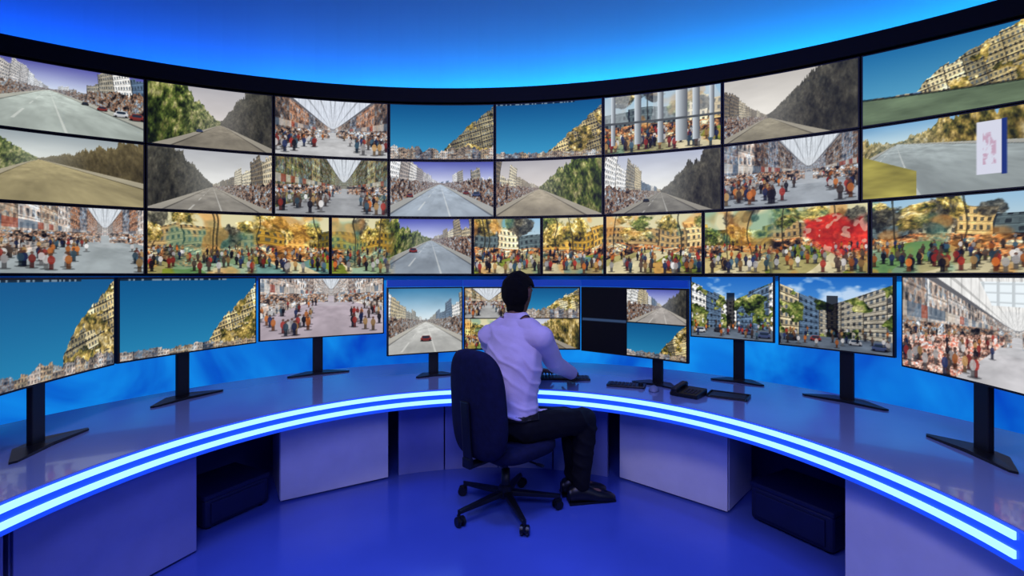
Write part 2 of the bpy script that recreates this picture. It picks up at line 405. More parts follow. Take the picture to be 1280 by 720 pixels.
# ---------------------------------------------------------------- room
WC=(-.62,-.96); WR=5.96
def ring(name,R,z0,z1,th,mt,t0=0,t1=360,n=180,kind='structure'):
    pts=[];nr=[]
    for i in range(n+1):
        t=math.radians(t0+(t1-t0)*i/n)
        pts.append((WC[0]+R*math.cos(t),WC[1]+R*math.sin(t))); nr.append((-math.cos(t),-math.sin(t)))
    o=obj(name,bm_mesh(name,arc_slab(pts,nr,z0,z1,th)),mt,None,False)
    if kind: o['kind']=kind
    return o
def disc(name,R,z,th,mt):
    o=obj(name,bm_mesh(name,cyl(R,R,th,Matrix.Translation((WC[0],WC[1],z)),seg=128)),mt); o['kind']='structure'; return o
disc('floor',6.6,-.05,.1,M['floor'])
disc('ceiling',6.6,5.05,.1,M['ceil'])
ring('wall_back',6.5,0,5.0,.1,M['wall'])
ring('trim_1',6.42,0,1.40,.06,M['wall_glow'],30,150,120)  # lower wall band, its blue wash is emission

fr=root('video_wall_frame',(WC[0],WC[1]+6.05,0),'black curved frame with thick header band holding the video wall','frame')
def arcpts(R,t0,t1,n):
    p=[];q=[]
    for i in range(n+1):
        t=math.radians(t0+(t1-t0)*i/n); p.append((WC[0]+R*math.cos(t),WC[1]+R*math.sin(t))); q.append((-math.cos(t),-math.sin(t)))
    return p,q
p,q=arcpts(WR-.03,134,40,100); obj('header_band',bm_mesh('header_band',arc_slab(p,q,HC+1.80,HC+1.945,.17)),M['frame'],fr)
p,q=arcpts(WR+.06,134,40,100); obj('back_panel',bm_mesh('back_panel',arc_slab(p,q,HC+.0,HC+1.80,.05)),M['frame'],fr)
for t in (130,112,94,76,58,44):
    a=math.radians(t)
    obj('wall_bracket',bm_mesh('wall_bracket',boxm((.42,.10,.10),TR(WC[0]+(WR+.325)*math.cos(a),WC[1]+(WR+.325)*math.sin(a),HC+.5,a),.006)),M['frame'],fr)

def theta(px):
    k=(px-640)/F; A=k*k+1; B=-2*(k*WC[0]+WC[1]); C=WC[0]**2+WC[1]**2-WR**2
    z=(-B+math.sqrt(B*B-4*A*C))/(2*A); return math.degrees(math.atan2(z-WC[1],k*z-WC[0]))
PALE=((176,182,200),(232,232,226)); PURP=((84,92,168),(205,210,228)); GRY=((168,166,170),(214,208,204))
SKY=dict(haze=.02,sat=1.)
r1=[
 ('street with cars and pale road',road,dict(vp=(.42,.62),sky=((90,92,160),(205,215,232)),sl=.9,sr=.35,gl=.35,gr=.28,L=WH,R=CT,gc=(160,168,162),car=((.72,.42,.12),(.84,.36,.18),(.62,.47,.08),(.95,.33,.2)))),
 ('grey street between trees and buildings',road,dict(vp=(.56,.42),sky=GRY,sl=1.1,sr=1.6,L=TRE,R=DK,gc=(124,118,106),lane=False,car=((.4,.27,.09),))),
 ('busy covered market hall',market,dict(vp=(.5,.45),gc=(182,182,182),ceil=(216,222,232))),
 ('clear blue sky over a built-up hillside',hill,dict(u0=.52,h0=.15,h1=.95,base=.2,**SKY)),
 ('clear blue sky over a built-up hillside',hill,dict(u0=.5,h0=.1,h1=.9,pw=1.,base=.1,bar=True,**SKY)),
 ('grey columns and glass over a bright street',columns,{}),
 ('empty road beside a tall brown wall',road,dict(vp=(.36,.36),sky=((186,182,176),(226,222,214)),sl=.8,sr=1.0,L=ST,R=DK,gc=(134,128,112),lane=False,sk=.15)),
 ('tan hillside buildings under teal sky',hill,dict(u0=.3,h0=.3,h1=1.15,pw=.6,base=.2,ground=.36,left=.32,sky=((40,110,160),(110,175,200)),haze=.03)),
]
def board(u,v,asp,s,**kw):
    a=road(u,v,asp,s,**kw)
    g=(u<.3)&(v<.6-.9*u); a=wh(g,A_(150,142,74)*(.75+.5*fb(u*5,v*9,s,3))[...,None],a)
    m=(u>.595)&(u<.71)&(v>.2)&(v<.86); a=wh(m,A_(204,206,220),a)
    X=(u-.655)*asp
    d=np.clip((fb(X*22,v*12,s+3,3)-.5)*5,0,.6)*(np.abs(X)<.06)*(np.abs(v-.52)<.2); a=a*(1-d)[...,None]+A_(176,128,150)*d[...,None]
    return wh((u>.71)&(u<.735)&(v>.18)&(v<.87),A_(36,56,120),a)
r2=[
 ('brown country road between slopes',road,dict(vp=(.36,.62),sky=((150,160,165),(216,220,215)),sl=.7,sr=.35,L=TRE,R=BR,gc=(146,136,104),gl=.5,gr=.2,lane=False,sk=.2)),
 ('grey road between tall hedges',road,dict(vp=(.5,.42),sky=((170,172,176),(226,226,222)),sl=1.2,sr=.75,L=DK,R=ST,gc=(132,128,120))),
 ('tree-lined street with shoppers',market,dict(vp=(.6,.5),P=TRE,gc=(150,152,154),sp=1.4)),
 ('wide road under violet-blue sky',road,dict(vp=(.48,.6),sky=PURP,sl=.7,sr=.35,L=WH,R=CT,gc=(148,158,168),car=((.72,.42,.1),(.82,.38,.15),(.2,.36,.12)))),
 ('dusty grey-tan lane',road,dict(vp=(.42,.5),sky=GRY,sl=.6,sr=.9,L=ST,R=TRE,gc=(148,140,124),lane=False)),
 ('pale sky above a dark street',road,dict(vp=(.5,.36),sky=PALE,sl=.9,sr=.9,L=CT,R=DK,gc=(118,116,110),car=((.38,.2,.1),))),
 ('street market and grey road',market,dict(vp=(.66,.5),P=MK,gc=(156,162,168),sp=1.)),
 ('verge and blue-grey pavement with a white board',board,dict(vp=(.2,.72),sky=((120,165,200),(190,210,215)),sl=.3,sr=.5,L=HL,R=HL,gc=(142,150,150),gl=.5,gr=.12)),
]
b12=[127.7]+[theta(x) for x in (182,342,486,618.5,754,903,1075.5)]+[43.6]
b3=[127.7]+[theta(x) for x in (182,413,591,677,756,879,1087.5)]+[43.6]
def wallrow(bs,items,z0,z1,seed):
    for i,(desc,fn,kw) in enumerate(items):
        p,q=arcpts(WR,bs[i]-.05,bs[i+1]+.05,14)
        display('video_wall_display','thin-bezel wall display showing '+desc,'screen','video wall displays',p,q,z0+.004,z1-.004,fn,kw,seed+i*7)
wallrow(b12,r1,HC+1.2,HC+1.79,11)
wallrow(b12,r2,HC+.605,HC+1.2,111)
HS=dict(haze=.02,sat=1.08)
r3=[('market street and grey road',market,dict(vp=(.75,.6),P=MK,gc=(156,164,166),sp=1.6)),
 ('warm garden and crowded plaza',compose,dict(parts=[(0,.6,0,1,mixp,{}),(.56,1,0,1,mixp,{})],soft=.04,**HS)),
 ('wide road under violet sky',compose,dict(parts=[(0,.5,0,1,mixp,{}),(.4,1,0,1,road,dict(vp=(.5,.62),sky=PURP,sl=.6,sr=.6,L=TRE,R=ST,gc=(136,144,152),car=((.3,.4,.14),)))],soft=.1,**HS)),
 ('sunny tree-lined lane',mixp,dict(blue=True,**HS)),
 ('garden path and trees',mixp,dict(**HS)),
 ('olive park scene',mixp,dict(**HS)),
 ('bright warm crossing with red stall',compose,dict(parts=[(0,.5,0,1,mixp,{}),(.44,1,0,1,mixp,dict(red=.72))],soft=.05,**HS)),
 ('sunlit garden and stone terrace',mixp,dict(blue=True,**HS))]
wallrow(b3,r3,HC+.01,HC+.605,209)

# ---------------------------------------------------------------- desk
DC=(-.1,1.535); DA=1.637; DB=1.765; TOP=.68
def dpt(t,s): return (DC[0]+(DA+s)*math.cos(t), DC[1]+(DB+s)*math.sin(t))
def dn(t):
    v=Vector((-math.cos(t)*DB,-math.sin(t)*DA)).normalized(); return (v.x,v.y)
def dring(name,s,z0,z1,depth,mt,par,t0=-18,t1=198,n=140):
    pts=[];nr=[]
    for i in range(n+1):
        t=math.radians(t0+(t1-t0)*i/n); pts.append(dpt(t,s)); nr.append(dn(t))
    return obj(name,bm_mesh(name,arc_slab(pts,nr,z0,z1,depth)),mt,par)
dk=root('curved_control_desk',(DC[0],DC[1]+DB+.5,0),'long curved blue-grey control desk with twin glowing edge strips','desk')
dring('worktop',.012,TOP-.045,TOP,1.05,M['desk'],dk)
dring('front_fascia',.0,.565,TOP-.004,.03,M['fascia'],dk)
dring('led_strip',-.008,.646,.671,.012,M['led'],dk,t0=-2.4)
dring('led_strip',-.008,.588,.613,.012,M['led'],dk,t0=-2.4)
dring('rear_modesty_panel',1.0,.0,TOP-.05,.03,M['cabC'],dk)

def cabinet(A,B,d,mt,label,h=.632,doors=1,group='under-desk cabinet units'):
    A=Vector(A);B=Vector(B); c=(A+B)/2; t=(B-A); L=t.length; t.normalize(); n=Vector((-t.y,t.x))
    ang=math.atan2(t.y,t.x); cc=c+n*(d/2)
    r=root('desk_cabinet',(cc.x,cc.y,0),label,'cabinet',group)
    obj('body',bm_mesh('body',boxm((L,d-.02,h-.01),TR(cc.x+n.x*.01,cc.y+n.y*.01,(h-.01)/2+.01,ang),.003)),mt,r)
    obj('plinth',bm_mesh('plinth',boxm((L-.02,d-.04,.012),TR(cc.x+n.x*.02,cc.y+n.y*.02,.006,ang),.002)),M['black'],r)
    w=L/doors
    for i in range(doors):
        q=A+t*(w*(i+.5))
        obj('door',bm_mesh('door',boxm((w-.004,.018,h-.02),TR(q.x,q.y,(h-.02)/2+.012,ang),.003)),mt,r)
    return r
cabinet((-1.485,3.07),(-.888,3.44),.45,M['cabA'],'smooth white-lavender cabinet under the curved desk')
cabinet((.774,3.44),(1.32,2.93),.45,M['cabA'],'bright lavender-white cabinet under the curved desk')
cabinet((-1.93,1.85),(-1.66,2.52),.45,M['cabB'],'blue-lavender cabinet under the curved desk')
cabinet((-1.98,1.15),(-1.935,1.82),.45,M['cabB'],'blue-lavender cabinet under the curved desk')
cabinet((1.567,2.25),(1.72,1.55),.45,M['cabA'],'bright lavender-white cabinet under the curved desk')
cp=root('curved_kick_panel',(DC[0],DC[1]+DB+.34,0),'curved blue panel closing the knee space under the desk','panel')
for a,b in ((66.5,78.),(78.3,90.),(90.3,101.7),(102,111.5)):
    pts=[];nr=[]
    for i in range(13):
        t=math.radians(a+(b-a)*i/12); pts.append(dpt(t,.34)); nr.append(dn(t))
    obj('panel_section',bm_mesh('panel_section',arc_slab(pts,nr,0,.632,.03)),M['cabB'],cp)

def tower(x,y,ang,w,d,h,label):
    r=root('equipment_box',(x,y,0),label,'box','equipment boxes under the desk')
    T=TR(x,y,0,ang)
    obj('body',bm_mesh('body',boxm((w,d,h),T@TR(0,0,h/2+.01),.03,4)),M['cabB2'],r)
    obj('lid',bm_mesh('lid',boxm((w*1.02,d*1.02,.03),T@TR(0,0,h+.015),.013,3)),M['cabB2'],r)
    obj('front_panel',bm_mesh('front_panel',boxm((w*.84,.014,h*.7),T@TR(0,-d/2-.004,h/2+.01),.006)),M['cabB2'],r)
    for sx in(-.4,.4):
        for sy in(-.4,.4):
            obj('foot',bm_mesh('foot',cyl(.015,.015,.012,T@TR(sx*w,sy*d,.006),12)),M['black'],r)
tower(-1.80,2.97,math.radians(62),.40,.36,.17,'low blue-black equipment box under the desk')
tower(1.70,2.76,math.radians(-60),.46,.38,.20,'low blue-black equipment box under the desk')

# ---------------------------------------------------------------- desk monitors
def monitor(pl,zl,pr,zr,zb,zt,label,fn,kw,seed,sag=.02,stand=.5,foot=.46,group='desk monitors'):
    A=Vector((PX(pl,zl),zl)); B=Vector((PX(pr,zr),zr)); t=(B-A); L=t.length; t.normalize()
    n=Vector((t.y,-t.x))
    pts=[];nr=[]
    for i in range(17):
        k=i/16; sg=sag*(1-(2*k-1)**2)
        p=A+t*(L*k)-n*sg; pts.append((p.x,p.y)); m=(n-t*((2*k-1))*4*sag/L).normalized(); nr.append((m.x,m.y))
    r=display('desk_monitor',label,'monitor',group,pts,nr,zb,zt,fn,kw,seed,bez=.010,depth=.025,rootz=TOP)
    ang=math.atan2(t.y,t.x); c=A+t*(L*stand)-n*(sag+.045)
    obj('stand_neck',bm_mesh('stand_neck',boxm((.075,.025,(zb+zt)/2-TOP),TR(c.x,c.y,TOP+((zb+zt)/2-TOP)/2,ang),.005)),M['black'],r)
    c2=c+n*.02
    bm=bmesh.new(); o=[(-foot/2,-.045),(-foot/2+.02,-.062),(0,-.05),(foot/2-.02,-.062),(foot/2,-.045),(.08,.055),(-.08,.055)]
    T=TR(c2.x,c2.y,TOP,ang)
    vb=[bm.verts.new(T@Vector((x,y,.001))) for x,y in o]; vt=[bm.verts.new(T@Vector((x,y,.010+(.006 if abs(x)<.09 else 0)))) for x,y in o]
    bm.faces.new(vb); bm.faces.new(vt)
    for i in range(7): bm.faces.new((vb[i],vb[(i+1)%7],vt[(i+1)%7],vt[i]))
    obj('stand_foot',bm_mesh('stand_foot',bm),M['black'],r)
    obj('back_mount',bm_mesh('back_mount',boxm((.12,.03,.12),TR(c.x+n.x*.016,c.y+n.y*.016,(zb+zt)/2-.03,ang),.004)),M['black'],r)
    return r
BLU=((20,88,136),(48,132,172))
zb,zt=.966,1.443
monitor(-62,1.72,143,2.61,zb,zt,'curved monitor showing blue sky above a hillside town',hill,dict(u0=.62,h0=.2,h1=.98,pw=.75,base=.14,bar=True,sky=BLU,**SKY),301,stand=.52)
monitor(147,2.64,320.5,3.46,zb,zt,'curved monitor showing blue sky above a steep hillside',hill,dict(u0=.6,h0=.1,h1=.9,pw=.8,base=.09,bar=True,sky=BLU,**SKY),317,stand=.45)
monitor(323.5,3.52,480,4.03,zb,zt-.005,'curved monitor showing a busy pale street',market,dict(vp=(.55,.72),P=WH,gc=(176,164,172),sp=1.5),331,stand=.45)
zb2,zt2=.865,1.365
monitor(484,3.55,578.5,3.78,zb2-.01,zt2+.0,'console monitor showing a glass-roofed street',road,dict(vp=(.5,.5),sky=((60,120,160),(215,225,228)),sl=.6,sr=.6,L=CT,R=CT,gc=(170,170,166),car=((.5,.2,.16),)),347,sag=.01,stand=.62,foot=.3,group='console monitors')
G4=[(0,.42,.5,1,market,dict(P=HL)),(.42,1,.5,1,hill,dict(u0=.4,base=.3,h1=1.)),(0,.42,0,.5,mixp,{}),(.42,1,0,.5,road,dict(vp=(.35,.6),sky=PALE,L=HL,R=HL,gc=(120,112,100),lane=False))]
monitor(579.5,3.785,725.5,3.80,zb2,zt2,'console monitor split into four camera views',compose,dict(parts=G4,haze=.02),353,sag=.01,foot=.34,group='console monitors')
G5=[(0,.46,0,1,uilist,{}),(.46,1,.5,1,road,dict(vp=(.6,.5),sky=PURP,L=CT,R=DK,gc=(150,145,140))),(.46,1,0,.5,hill,dict(u0=.55,base=.15,h1=1.,sky=BLU))]
monitor(726.5,3.795,860,3.22,zb2-.005,zt2+.0,'console monitor with dark stacked panels and two camera views',compose,dict(parts=G5,haze=.01),367,sag=.01,stand=.72,foot=.34,group='console monitors')
lb=root('console_top_bar',(PX(650,3.82),3.82,zt2),'dark blue bar, added glow, along the top of the console monitors','light')  # added housing for the dark blue band; its low emission is no lamp
for (a,za,b,zb_) in ((484,3.55,578.5,3.785),(578.7,3.785,726,3.80),(726.2,3.80,860,3.22)):
    A=Vector((PX(a,za),za)); B=Vector((PX(b,zb_),zb_)); t=(B-A).normalized(); n=Vector((t.y,-t.x))
    obj('bar_section',bm_mesh('bar_section',arc_slab([tuple(A),tuple(B)],[tuple(n)]*2,zt2+.004,zt2+.055,.03)),M['bar'],lb)
zb3,zt3=.985,1.452
monitor(863,3.68,968,3.32,zb3,zt3,'black monitor showing city buildings under blue sky',city,dict(haze=.02),379,sag=.01,stand=.58,foot=.36)
monitor(973,3.24,1118.5,2.72,zb3,zt3,'black monitor showing city buildings under blue sky',city,dict(haze=.02),383,sag=.012,stand=.6)
monitor(1127,2.47,1400,1.52,zb3,zt3,'large curved monitor showing a bright crowded shopping mall',mall,{},389,sag=.03,stand=.40)

# ---------------------------------------------------------------- desk accessories
def keyboard(x,y,rz,label):
    r=root('keyboard',(x,y,TOP),label,'keyboard'); T=TR(x,y,TOP,rz)
    obj('body',bm_mesh('body',boxm((.42,.13,.012),T@TR(0,0,.007),.004)),M['black'],r)
    ks=[]
    for j in range(5):
        for i in range(16):
            if j==0 and 4<i<10: continue
            ks.append(boxm((.020,.018,.006),T@TR(-.188+i*.025,-.046+j*.023,.015),.002,1))
        if j==0: ks.append(boxm((.12,.018,.006),T@TR(-.013,-.046,.015),.002,1))
    obj('keys',bm_mesh('keys',join(ks)),M['keys'],r)
keyboard(.37,3.60,-.05,'black keyboard on the desk under the hands of the person')
def mouse(x,y,rz,label):
    r=root('computer_mouse',(x,y,TOP),label,'mouse'); T=TR(x,y,TOP,rz)
    bm=bmesh.new(); bmesh.ops.create_uvsphere(bm,u_segments=24,v_segments=14,radius=1)
    for v in bm.verts: v.co=Vector((v.co.x*.033,v.co.y*.058,max(0,v.co.z)*.034+.001))
    bm.transform(T); obj('shell',bm_mesh('shell',bm),M['paper'],r,True)
    obj('scroll_wheel',bm_mesh('scroll_wheel',cyl(.009,.009,.006,T@TR(0,.03,.028,0,0,math.pi/2),14)),M['black'],r)
mouse(.95,3.22,-.3,'small grey computer mouse on the desk')
def tabletpad(x,y,rz):
    r=root('control_pad',(x,y,TOP),'slim black control pad with buttons beside the mouse','control pad'); T=TR(x,y,TOP,rz)
    obj('body',bm_mesh('body',boxm((.26,.12,.014),T@TR(0,0,.008),.005)),M['black'],r)
    obj('buttons',bm_mesh('buttons',join([boxm((.018,.014,.005),T@TR(-.1+i*.026,-.036+j*.024,.017),.002,1) for i in range(7) for j in range(4)])),M['keys'],r)
    obj('knob',bm_mesh('knob',cyl(.018,.016,.02,T@TR(.098,0,.024),20,.003)),M['black'],r)
tabletpad(.80,3.36,-.35)
def phone(x,y,rz):
    r=root('desk_telephone',(x,y,TOP),'slim black desk telephone with handset and keypad','telephone'); T=TR(x,y,TOP,rz)@Matrix.Scale(.85,4)
    bm=boxm((.21,.2,.03),T@TR(0,0,.017),.008)
    for v in bm.verts:
        l=T.inverted()@v.co
        if l.z>.02: v.co=T@Vector((l.x,l.y,l.z+.02*(l.y/.2+.5)))
    obj('base',bm_mesh('base',bm),M['black'],r)
    obj('keypad',bm_mesh('keypad',join([boxm((.018,.014,.006),T@TR(.0+i*.026,-.06+j*.026,.038+.0026*j,0,.1),.002,1) for i in range(4) for j in range(4)])),M['keys'],r)
    hs=join([boxm((.045,.2,.022),T@TR(-.07,0,.064,0,.1),.010,3),boxm((.05,.055,.036),T@TR(-.07,-.08,.046,0,.1),.014,3),boxm((.05,.055,.036),T@TR(-.07,.08,.062,0,.1),.014,3)])
    obj('handset',bm_mesh('handset',hs),M['black'],r)
phone(1.14,3.10,-.75)
def tray(x,y,rz):
    r=root('document_tray',(x,y,TOP),'low black document tray on the desk','tray'); T=TR(x,y,TOP,rz)
    obj('tray_body',bm_mesh('tray_body',join([boxm((.24,.15,.006),T@TR(0,0,.004),.002),boxm((.24,.006,.016),T@TR(0,.072,.009),.002),boxm((.006,.15,.016),T@TR(-.117,0,.009),.002),boxm((.006,.15,.016),T@TR(.117,0,.009),.002)])),M['black'],r)
    obj('paper_sheets',bm_mesh('paper_sheets',boxm((.2,.12,.006),T@TR(0,0,.009,.04),.001)),M['keys'],r)
tray(1.38,3.06,-.6)

# ---------------------------------------------------------------- office chair
CX,CY=-.04,2.99; CA=-math.radians(45)
ch=root('office_chair',(CX,CY,0),'navy fabric swivel office chair on black five-star wheeled base','chair')
C=TR(CX,CY,0,CA)
obj('seat',bm_mesh('seat',pillow(.50,.50,.085,C@TR(0,.03,.40,0,-math.pi/2),ex=3.6)),M['chairfab'],ch,True)
obj('backrest',bm_mesh('backrest',pillow(.47,.64,.085,C@TR(0,-.255,.70,0,.07),ex=3.4,bend=.035,top=.9)),M['chairfab'],ch,True)
obj('back_support',bm_mesh('back_support',join([boxm((.07,.02,.36),C@TR(0,-.315,.55,0,.07),.008),boxm((.07,.22,.02),C@TR(0,-.2,.352),.008),boxm((.07,.03,.06),C@TR(0,-.305,.37),.008)])),M['chairpl'],ch)
obj('seat_mechanism',bm_mesh('seat_mechanism',boxm((.2,.24,.045),C@TR(0,0,.335),.012)),M['chairpl'],ch)
obj('height_lever',bm_mesh('height_lever',join([cyl(.006,.006,.16,C@TR(.17,.03,.335,0,0,math.pi/2),10),boxm((.05,.025,.012),C@TR(.26,.03,.335),.005)])),M['chairpl'],ch)
obj('gas_column',bm_mesh('gas_column',join([cyl(.028,.026,.17,TR(CX,CY,.165),24),cyl(.016,.016,.12,TR(CX,CY,.28),20)])),M['chairpl'],ch,True)
base=root('wheel_base',(0,0,0),'black five-star base','x'); base.parent=ch; del base['category']; del base['label']
obj('hub',bm_mesh('hub',cyl(.05,.04,.075,TR(CX,CY,.115),28,.006)),M['chairpl'],base)
for k in range(5):
    a=math.radians(145+72*k)
    T=TR(CX,CY,0,a)
    bm=boxm((.30,.05,.034),T@TR(.185,0,.105),.009)
    for v in bm.verts:
        l=T.inverted()@v.co; f=(l.x-.035)/.3; v.co=T@Vector((l.x,l.y*(1-.45*f),l.z-.028*f*f*1.2+(0 if l.z>.105 else .012*f)))
    obj('leg',bm_mesh('leg',bm),M['chairpl'],base)
    ct=T@TR(.335,0,.0)@Matrix.Rotation(.6+k,4,'Z')
    cs=[cyl(.029,.029,.02,ct@TR(.012,s*.016,.029,0,math.pi/2),24,.004) for s in(-1,1)]
    cs.append(cyl(.008,.008,.05,ct@TR(0,0,.065),12))
    cs.append(boxm((.05,.014,.035),ct@TR(.008,0,.045),.006))
    obj('caster',bm_mesh('caster',join(cs)),M['black'],base)

# ---------------------------------------------------------------- person
bones=[]; parts=[]
def sph(): 
    b=bmesh.new(); bmesh.ops.create_icosphere(b,subdivisions=2,radius=1); r=[v.co.copy() for v in b.verts]; b.free(); return r
SP=sph()
def hull(A,ra,B,rb,label,Ma=None,Mb=None):
    A=Vector(A);B=Vector(B)
    ra=(ra,)*3 if not hasattr(ra,'__len__') else ra; rb=(rb,)*3 if not hasattr(rb,'__len__') else rb
    Ma=Ma or Matrix.Identity(3); Mb=Mb or Ma
    bm=bmesh.new()
    for p in SP: bm.verts.new(A+Ma@Vector((p.x*ra[0],p.y*ra[1],p.z*ra[2])))
    if (A-B).length>1e-5 or ra!=rb:
        for p in SP: bm.verts.new(B+Mb@Vector((p.x*rb[0],p.y*rb[1],p.z*rb[2])))
    bmesh.ops.convex_hull(bm,input=bm.verts[:])
    dead=[v for v in bm.verts if not v.link_faces]
    bmesh.ops.delete(bm,geom=dead,context='VERTS')
    bmesh.ops.recalc_face_normals(bm,faces=bm.faces)
    parts.append(bm); bones.append((np.array(A),np.array(B),min(ra[0],ra[1])if label!='torso' else (ra[0]+ra[1])/2,min(rb[0],rb[1])if label!='torso' else (rb[0]+rb[1])/2,label))
def RZ(deg): return Matrix.Rotation(-math.radians(deg),3,'Z')
pel=(.015,3.03,.515); wai=(.010,3.045,.68); che=(.012,3.085,.92); sho=(.018,3.11,1.065); nek=(.026,3.125,1.15)
hull(pel,(.17,.135,.105),wai,(.15,.125,.09),'torso',RZ(58),RZ(48))
hull(wai,(.15,.125,.09),che,(.182,.135,.11),'torso',RZ(48),RZ(36))
hull(che,(.182,.135,.11),sho,(.18,.10,.07),'torso',RZ(36),RZ(30))
HD=Vector((.040,3.155,1.345)); RH=RZ(36)@Matrix.Rotation(-.12,3,'X')
hull(sho,(.12,.08,.06),nek,.064,'torso',RZ(34))
hull(nek,.062,HD+Vector((-.008,-.015,-.06)),.060,'neck')
hull(HD,(.087,.108,.125),HD,(.087,.108,.1251),'head',RH)
hull(HD+RH@Vector((0,.03,-.05)),(.066,.07,.06),HD+RH@Vector((0,.055,-.115)),(.038,.035,.025),'head',RH)
hull(HD+RH@Vector((0,.098,.0)),.010,HD+RH@Vector((0,.118,-.035)),.015,'head')
hull(HD+RH@Vector((-.018,.098,-.07)),.010,HD+RH@Vector((.018,.098,-.07)),.010,'head')
hull(HD+RH@Vector((-.045,.088,.022)),.012,HD+RH@Vector((.045,.088,.022)),.012,'head')
for s in(-1,1):
    hull(HD+RH@Vector((s*.092,-.002,.012)),(.009,.018,.022),HD+RH@Vector((s*.088,.004,-.025)),(.008,.012,.014),'head',RH)
def arm(sh,el,wr,hd_dir,thumb):
    hull(sh,.062,el,.048,'arm'); hull(el,.047,wr,.031,'forearm')
    w=Vector(wr); d=Vector(hd_dir).normalized(); side=Vector(thumb); side=(side-side.dot(d)*d).normalized(); n=side.cross(d)
    if n.z<0: n=-n
    Mx=Matrix((side,d,n)).transposed()
    hull(w,(.028,.03,.02),w+d*.085,(.043,.02,.014),'hand',Mx)
    for i in range(4):
        b=w+d*(.088-.004*abs(i-1))+side*(.033-.022*i); L=[.078,.088,.08,.062][i]; prev=b; r=.0105
        for j,(a,f) in enumerate(((.25,.42),(.62,.33),(.95,.25))):
            dr=(d*math.cos(a)-n*math.sin(a)+side*(.09-.06*i)).normalized(); nx=prev+dr*L*f
            hull(prev,r,nx,r-.001,'hand'); prev=nx; r-=.001
    b=w+d*.03+side*.03; m=b+(d*.6+side*.75-n*.15).normalized()*.045; e=m+(d*.9+side*.3-n*.25).normalized()*.035
    hull(b,.015,m,.012,'hand'); hull(m,.012,e,.010,'hand')
SR=(.18,3.0,1.06); SL=(-.145,3.20,1.05)
hull(sho,.07,SR,.066,'torso'); hull(sho,.07,SL,.066,'torso')
hull((.028,3.125,1.19),.05,(.14,3.03,1.10),.045,'torso'); hull((.024,3.125,1.19),.05,(-.10,3.18,1.095),.045,'torso')
arm(SR,(.285,3.18,.865),(.435,3.425,.752),(.12,1,-.12),(-1,.1,0))
arm(SL,(-.085,3.36,.83),(.20,3.535,.752),(.55,1,-.12),(1,-.3,0))
def leg(hp,kn,an,fd):
    hull(hp,.098,kn,.066,'leg'); hull(kn,.066,Vector(kn).lerp(Vector(an),.35),.064,'leg'); hull(Vector(kn).lerp(Vector(an),.35),.064,an,.042,'leg')
    f=Vector(fd).normalized(); a=Vector(an)
    hull(a+Vector((0,0,-.035))-f*.025,.036,a+f*.11+Vector((0,0,-.055)),.030,'foot')
RK=(.475,3.13,.515); RA=(.445,3.08,.105); LK=(.40,3.24,.49); LA=(.41,3.20,.105)
leg((.085,2.965,.51),RK,RA,(1,.12,0)); leg((-.03,3.10,.50),LK,LA,(1,.14,0))
body=join(parts); me=bpy.data.meshes.new('body_raw'); body.to_mesh(me); body.free()
tmp=bpy.data.objects.new('tmp',me); S.collection.objects.link(tmp)
md=tmp.modifiers.new('r','REMESH'); md.mode='VOXEL'; md.voxel_size=.0065
ms=tmp.modifiers.new('s','SMOOTH'); ms.factor=.5; ms.iterations=7
dg=bpy.context.evaluated_depsgraph_get(); bme=bpy.data.meshes.new_from_object(tmp.evaluated_get(dg)); bpy.data.objects.remove(tmp)
nv=len(bme.vertices); co=np.zeros(nv*3); bme.vertices.foreach_get('co',co); co=co.reshape(-1,3)
no=np.zeros(nv*3); bme.vertices.foreach_get('normal',no); no=no.reshape(-1,3)
best=np.full(nv,1e9); lab=np.zeros(nv,int); names=['torso','neck','head','arm','forearm','hand','leg','foot']; tt=np.zeros(nv)
for A,B,ra,rb,l in bones:
    AB=B-A; t=np.clip(((co-A)@AB)/max(AB@AB,1e-9),0,1); d=np.linalg.norm(co-(A+t[:,None]*AB),axis=1)-(ra+(rb-ra)*t)
    k=d<best; best[k]=d[k]; lab[k]=names.index(l); tt[k]=t[k]
faces=[tuple(p.vertices) for p in bme.polygons]
pr=root('person',(.05,3.05,0),'person in pale lilac shirt and black trousers typing while seated','person')
WST=.585
def shell(name,mask,off,amp,mt,sc=9.,par=None,th=.004,smi=3,fold=0.):
    idx=-np.ones(nv,int); fs=[f for f in faces if all(mask[i] for i in f)]
    used=sorted({i for f in fs for i in f}); 
    for j,i in enumerate(used): idx[i]=j
    u=np.array(used); c=co[u]; n=no[u]
    nz=fb(c[:,0]*sc+c[:,2]*sc*1.3+50,c[:,2]*sc*.8+c[:,1]*sc+50,7,3)-.45
    of=off[u] if hasattr(off,'__len__') else off
    if fold:
        ph=(c[:,0]*16+c[:,2]*34-c[:,1]*14)+5*fb(c[:,0]*5+9,c[:,2]*5+3,31,2)
        ridge=1-np.abs(np.sin(ph)); m=np.clip((fb(c[:,0]*6+40,c[:,2]*6+c[:,1]*4+40,55,2)-.38)*4,0,1)
        bl=1+1.2*np.clip((.72-c[:,2])/.12,0,1)
        nz=nz+fold/amp*(ridge**2.2)*m*bl
    c=c+n*(of+amp*nz)[:,None]
    m=mesh(name,c,[tuple(int(idx[i]) for i in f) for f in fs])
    o=obj(name,m,mt,par or pr,True)
    s=o.modifiers.new('sol','SOLIDIFY'); s.thickness=th; s.offset=-1
    sm=o.modifiers.new('sm','SMOOTH'); sm.iterations=smi; sm.factor=.5
    return o
L=lambda *a: np.isin(lab,[names.index(x) for x in a])
shirt=(L('torso')&(co[:,2]>WST-.01)&(co[:,2]<1.175))|L('arm')|(L('forearm')&(tt<.93))
trs=((L('torso')&(co[:,2]<WST+.005))|L('leg'))&~(L('leg')&(co[:,2]<.085))
shirt=shirt|(L('leg')&(co[:,2]>WST+.012))
